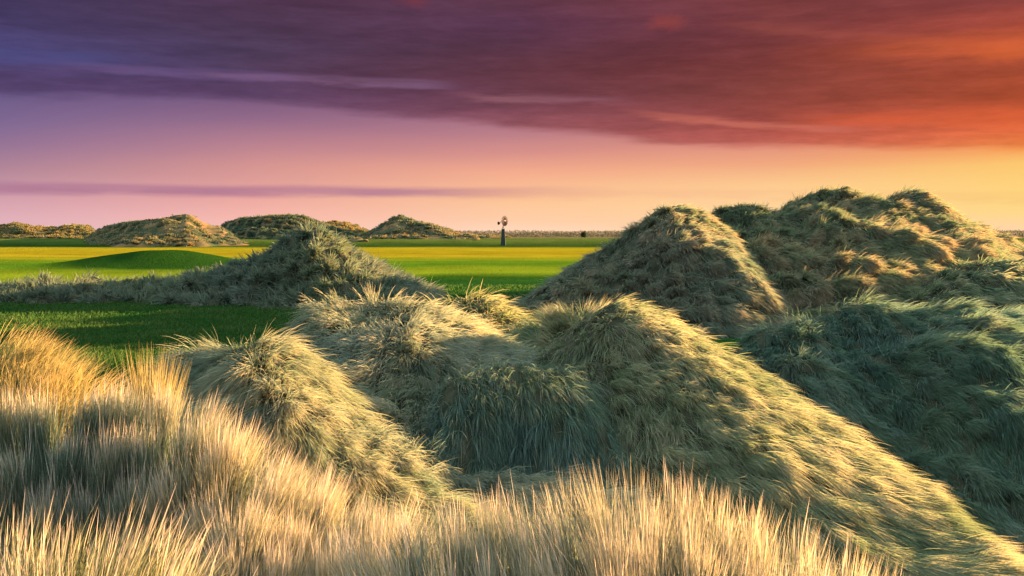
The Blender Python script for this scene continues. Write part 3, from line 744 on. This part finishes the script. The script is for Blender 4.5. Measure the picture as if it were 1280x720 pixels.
az = math_('ARCTAN2', sp.outputs['X'], sp.outputs['Y'])                 # 0 ahead, + to the right
hyp = math_('SQRT', math_('ADD', math_('MULTIPLY', sp.outputs['X'], sp.outputs['X']), math_('MULTIPLY', sp.outputs['Y'], sp.outputs['Y'])))
el = math_('ARCTAN2', sp.outputs['Z'], hyp)                              # radians above the horizon


def noise(vx, vy, scale, detail=4, rough=.55, seed=0.0):
    cx = N('ShaderNodeCombineXYZ'); L(vx, cx.inputs[0]); L(vy, cx.inputs[1]); cx.inputs[2].default_value = seed
    n = N('ShaderNodeTexNoise'); n.inputs['Scale'].default_value = scale; n.inputs['Detail'].default_value = detail; n.inputs['Roughness'].default_value = rough
    L(cx.outputs[0], n.inputs['Vector']); return n.outputs['Fac']


def azel(px, py):
    a = math.atan((px - 640) / F); return a, math.atan((HOR - py) / F * math.cos(a))


ELMAX = .36
COLS = (0, 320, 640, 960, 1280)
CLEAR = [
    [(292, 228, 184, 192), (270, 224, 174, 184), (250, 214, 162, 174), (210, 178, 134, 152), (180, 150, 116, 150), (150, 126, 104, 146), (125, 112, 94, 138), (60, 105, 90, 140)],
    [(292, 252, 198, 184), (270, 247, 184, 172), (250, 237, 170, 161), (205, 212, 148, 145), (180, 186, 130, 144), (150, 150, 108, 138), (125, 125, 92, 128), (60, 100, 80, 125)],
    [(292, 255, 218, 190), (275, 255, 206, 168), (250, 254, 198, 152), (215, 244, 172, 142), (190, 215, 145, 138), (165, 186, 126, 136), (130, 150, 100, 125), (60, 120, 80, 110)],
    [(292, 255, 210, 165), (260, 255, 212, 154), (230, 254, 202, 144), (205, 242, 170, 128), (185, 228, 150, 125), (165, 205, 130, 118), (120, 180, 105, 100), (60, 150, 85, 85)],
    [(292, 255, 214, 172), (265, 255, 216, 138), (235, 255, 212, 126), (205, 253, 200, 112), (190, 248, 168, 95), (170, 240, 145, 80), (120, 220, 120, 70), (60, 200, 100, 60)],
]
CLOUD = [
    [(140, 100, 80, 125), (118, 88, 70, 112), (95, 84, 66, 108), (62, 78, 72, 122), (30, 70, 60, 100), (0, 66, 55, 90), (-60, 60, 52, 85)],
    [(140, 110, 78, 110), (118, 92, 66, 100), (90, 82, 60, 88), (60, 78, 60, 88), (30, 80, 58, 84), (0, 80, 55, 80), (-60, 75, 52, 80)],
    [(168, 158, 92, 100), (140, 125, 72, 86), (118, 108, 62, 76), (85, 95, 54, 66), (60, 90, 54, 72), (30, 92, 56, 80), (0, 94, 56, 74), (-60, 90, 56, 72)],
    [(185, 200, 105, 90), (165, 178, 86, 76), (140, 150, 72, 64), (110, 130, 64, 58), (75, 122, 58, 56), (40, 118, 58, 60), (0, 125, 62, 64), (-60, 115, 60, 65)],
    [(192, 244, 140, 72), (165, 232, 112, 66), (140, 205, 92, 56), (110, 165, 74, 48), (80, 172, 78, 54), (50, 195, 90, 54), (25, 165, 74, 60), (0, 140, 66, 62), (-60, 120, 62, 65)],
]


def col_ramp(stops, px):
    r = N('ShaderNodeValToRGB'); cr = r.color_ramp
    P = sorted([(azel(px, s[0])[1] / ELMAX, srgb(*s[1:])) for s in stops])
    cr.elements[0].position = max(0, P[0][0]); cr.elements[0].color = (*P[0][1], 1)
    cr.elements[1].position = P[-1][0]; cr.elements[1].color = (*P[-1][1], 1)
    for p, c in P[1:-1]:
        e = cr.elements.new(p); e.color = (*c, 1)
    return r


def mixc(f, a, b, mode='MIX'):
    m = N('ShaderNodeMix'); m.data_type = 'RGBA'; m.blend_type = mode
    if isinstance(f, (int, float)): m.inputs[0].default_value = f
    else: L(f, m.inputs[0])
    for i, v in ((6, a), (7, b)):
        if isinstance(v, (tuple, list)): m.inputs[i].default_value = (*v[:3], 1)
        else: L(v, m.inputs[i])
    return m.outputs[2]


def smap(v, a, b, lo=0., hi=1., smooth=True):
    m = N('ShaderNodeMapRange'); m.interpolation_type = 'SMOOTHSTEP' if smooth else 'LINEAR'
    m.inputs['From Min'].default_value = a; m.inputs['From Max'].default_value = b; m.inputs['To Min'].default_value = lo; m.inputs['To Max'].default_value = hi
    L(v, m.inputs['Value']); return m.outputs[0]


en = math_('DIVIDE', el, ELMAX)
# gentle warp of elevation by stretched noise, so that bands are not ruled
wn_ = noise(math_('MULTIPLY', az, 3.0), math_('MULTIPLY', el, 30.0), 1.6, 4)
warp = math_('MULTIPLY', math_('SUBTRACT', wn_, .5), .028)
enc = math_('ADD', en, math_('MULTIPLY', warp, .6))


def field(tab, e):
    cur = None
    for i, px in enumerate(COLS):
        r = col_ramp(tab[i], px); L(e, r.inputs[0])
        if cur is None: cur = r.outputs[0]
        else:
            a0, a1 = azel(COLS[i - 1], 0)[0], azel(px, 0)[0]
            cur = mixc(smap(az, a0, a1, smooth=False), cur, r.outputs[0])
    return cur


clear = field(CLEAR, enc)
cloud = field(CLOUD, math_('ADD', en, math_('MULTIPLY', warp, 1.6)))
# mottling inside the deck
mo = noise(math_('MULTIPLY', az, 5.0), math_('MULTIPLY', el, 32.0), 2.2, 9, .66, 3.3)
cloud = mixc(1.0, cloud, smap(mo, .25, .78, .84, 1.18), 'MULTIPLY')
mo2 = noise(math_('MULTIPLY', az, 13.0), math_('MULTIPLY', el, 90.0), 2.0, 7, .66, 5.1)
cloud = mixc(1.0, cloud, smap(mo2, .25, .78, .92, 1.1), 'MULTIPLY')
# lower edge of the deck, as elevation over azimuth
fc = N('ShaderNodeFloatCurve'); cv = fc.mapping.curves[0]
edge = [(-400, 100), (0, 120), (200, 124), (330, 129), (430, 140), (520, 149), (590, 153), (640, 160), (740, 168), (860, 180), (980, 184), (1280, 188), (1700, 195)]
pts = [((azel(px, py)[0] + .8) / 1.6, azel(px, py)[1] / ELMAX) for px, py in edge]
while len(cv.points) < len(pts): cv.points.new(.5, .5)
for q, (a, b) in zip(cv.points, pts): q.location = (a, b)
fc.mapping.update()
L(smap(az, -.8, .8, smooth=False), fc.inputs['Value'])
en1 = noise(math_('MULTIPLY', az, 5.0), math_('MULTIPLY', el, 40.0), 1.5, 5, .6, 7.7)
ee = math_('SUBTRACT', math_('ADD', en, math_('MULTIPLY', math_('SUBTRACT', en1, .5), .055)), fc.outputs[0])
deck = smap(ee, -.012, .02)
sky = mixc(deck, clear, cloud)


# pale breaks and streaks
def streak(sky, px0, px1, py0, py1, half, colr, amt, seed, slope_soft=40, rag=1.0):
    """a thin band between two image-row heights, broken up by noise"""
    (a0, e0), (a1, e1) = azel(px0, py0), azel(px1, py1)
    ctr = smap(az, a0, a1, e0, e1, smooth=False)
    nn = noise(math_('MULTIPLY', az, 7.0), math_('MULTIPLY', el, 60.0), 1.7, 5, .6, seed)
    dd = math_('ABSOLUTE', math_('ADD', math_('SUBTRACT', el, ctr), math_('MULTIPLY', math_('SUBTRACT', nn, .5), half / F * 2.6 * rag)))
    band = smap(dd, half / F * .15, half / F * 1.1, 1, 0)
    so = slope_soft / F
    ends = math_('MULTIPLY', smap(az, a0 - so * .2, a0 + so), smap(az, a1 - so, a1 + so * .2, 1, 0))
    f = math_('MULTIPLY', math_('MULTIPLY', band, ends), math_('MULTIPLY', smap(nn, .3, .62, 1 - .55 * rag, 1), amt))
    return mixc(f, sky, srgb(*colr))


sky = streak(sky, -200, 190, 54, 76, 10, (80, 80, 134), .6, 1.1, 90)
sky = streak(sky, 60, 400, 80, 98, 7, (108, 85, 132), .7, 2.1, 60)
sky = streak(sky, 240, 580, 92, 106, 7, (128, 92, 124), .75, 4.4, 60)
sky = streak(sky, 560, 800, 120, 127, 7, (150, 96, 110), .7, 6.2, 60)
sky = streak(sky, 780, 1090, 142, 164, 6, (205, 112, 95), .7, 8.5, 50)
sky = streak(sky, 880, 1200, 26, 52, 10, (165, 84, 72), .35, 9.5, 80)
sky = streak(sky, 1060, 1500, 52, 62, 16, (215, 98, 58), .45, 12.5, 120)
sky = streak(sky, 980, 1400, 150, 142, 14, (226, 98, 56), .5, 13.9, 120)
sky = streak(sky, -300, 760, 228, 240, 9, (172, 116, 145), .8, 15.2, 300, .35)
sky = streak(sky, 500, 1100, 240, 243, 9, (240, 172, 138), .3, 16.6, 150)
sky = streak(sky, 1000, 1600, 246, 246, 9, (243, 184, 112), .35, 17.6, 150)
# two small red puffs


def puff(sky, px, py, rx, ry, colr, amt, seed):
    a0, e0 = azel(px, py)
    nn = math_('SUBTRACT', noise(math_('MULTIPLY', az, 30.0), math_('MULTIPLY', el, 45.0), 2, 4, .6, seed), .5)
    dx = math_('DIVIDE', math_('SUBTRACT', az, a0), rx / F); dy = math_('DIVIDE', math_('SUBTRACT', el, e0), ry / F)
    r = math_('ADD', math_('SQRT', math_('ADD', math_('MULTIPLY', dx, dx), math_('MULTIPLY', dy, dy))), math_('MULTIPLY', nn, 1.2))
    return mixc(math_('MULTIPLY', smap(r, .1, 1.1, 1, 0), amt), sky, srgb(*colr))


sky = puff(sky, 832, 28, 32, 13, (165, 72, 60), .38, 1.5)
sky = puff(sky, 518, 2, 26, 9, (135, 58, 64), .38, 2.5)
sky = puff(sky, 1262, 66, 50, 14, (222, 104, 56), .45, 3.5)

# overhead, out of view: bright clear sky added as fill light
ns = N('ShaderNodeTexSky'); ns.sky_type = 'NISHITA'; ns.sun_disc = False; ns.sun_elevation = SUN_EL; ns.sun_rotation = SUN_AZ
ns.air_density = 1.2; ns.dust_density = 1.5
SKYS = .15
nsc = mixc(1.0, ns.outputs[0], (SKYS, SKYS, SKYS), 'MULTIPLY')
high = smap(el, .30, .62)
sky = mixc(1.0, sky, (2 ** -EXPO,) * 3, 'MULTIPLY')
tot = mixc(high, sky, nsc)
# below the horizon: dull ground glow
tot = mixc(smap(el, -.03, -.004), [c * .4 for c in srgb(95, 85, 70)], tot)
L(tot, bg.inputs['Color']); bg.inputs['Strength'].default_value = 1.0

# ------------------------------------------------------------------ sun, camera, view
sd = bpy.data.lights.new('sun', 'SUN'); sd.energy = 4.5; sd.angle = rad(.6); sd.color = (1.0, .60, .29)
so = bpy.data.objects.new('sun', sd); COL.objects.link(so)
dirv = Vector((math.sin(SUN_AZ) * math.cos(SUN_EL), math.cos(SUN_AZ) * math.cos(SUN_EL), math.sin(SUN_EL)))
so.rotation_euler = (-dirv).to_track_quat('-Z', 'Y').to_euler()
so.location = dirv * 50

cd = bpy.data.cameras.new('camera'); cam = bpy.data.objects.new('camera', cd); COL.objects.link(cam)
cam.location = (0, 0, CAMZ); cam.rotation_euler = (rad(90), 0, 0)
cd.sensor_width = 36; cd.lens = 36 * F / 1280; cd.shift_y = -(360 - HOR) / 1280
cd.clip_end = 20000; cd.clip_start = .05
scene.camera = cam
scene.view_settings.view_transform = 'Standard'; scene.view_settings.look = 'None'
scene.view_settings.exposure = EXPO; scene.view_settings.gamma = 1.0
scene.cycles.max_bounces = 6; scene.cycles.diffuse_bounces = 3; scene.cycles.transmission_bounces = 4
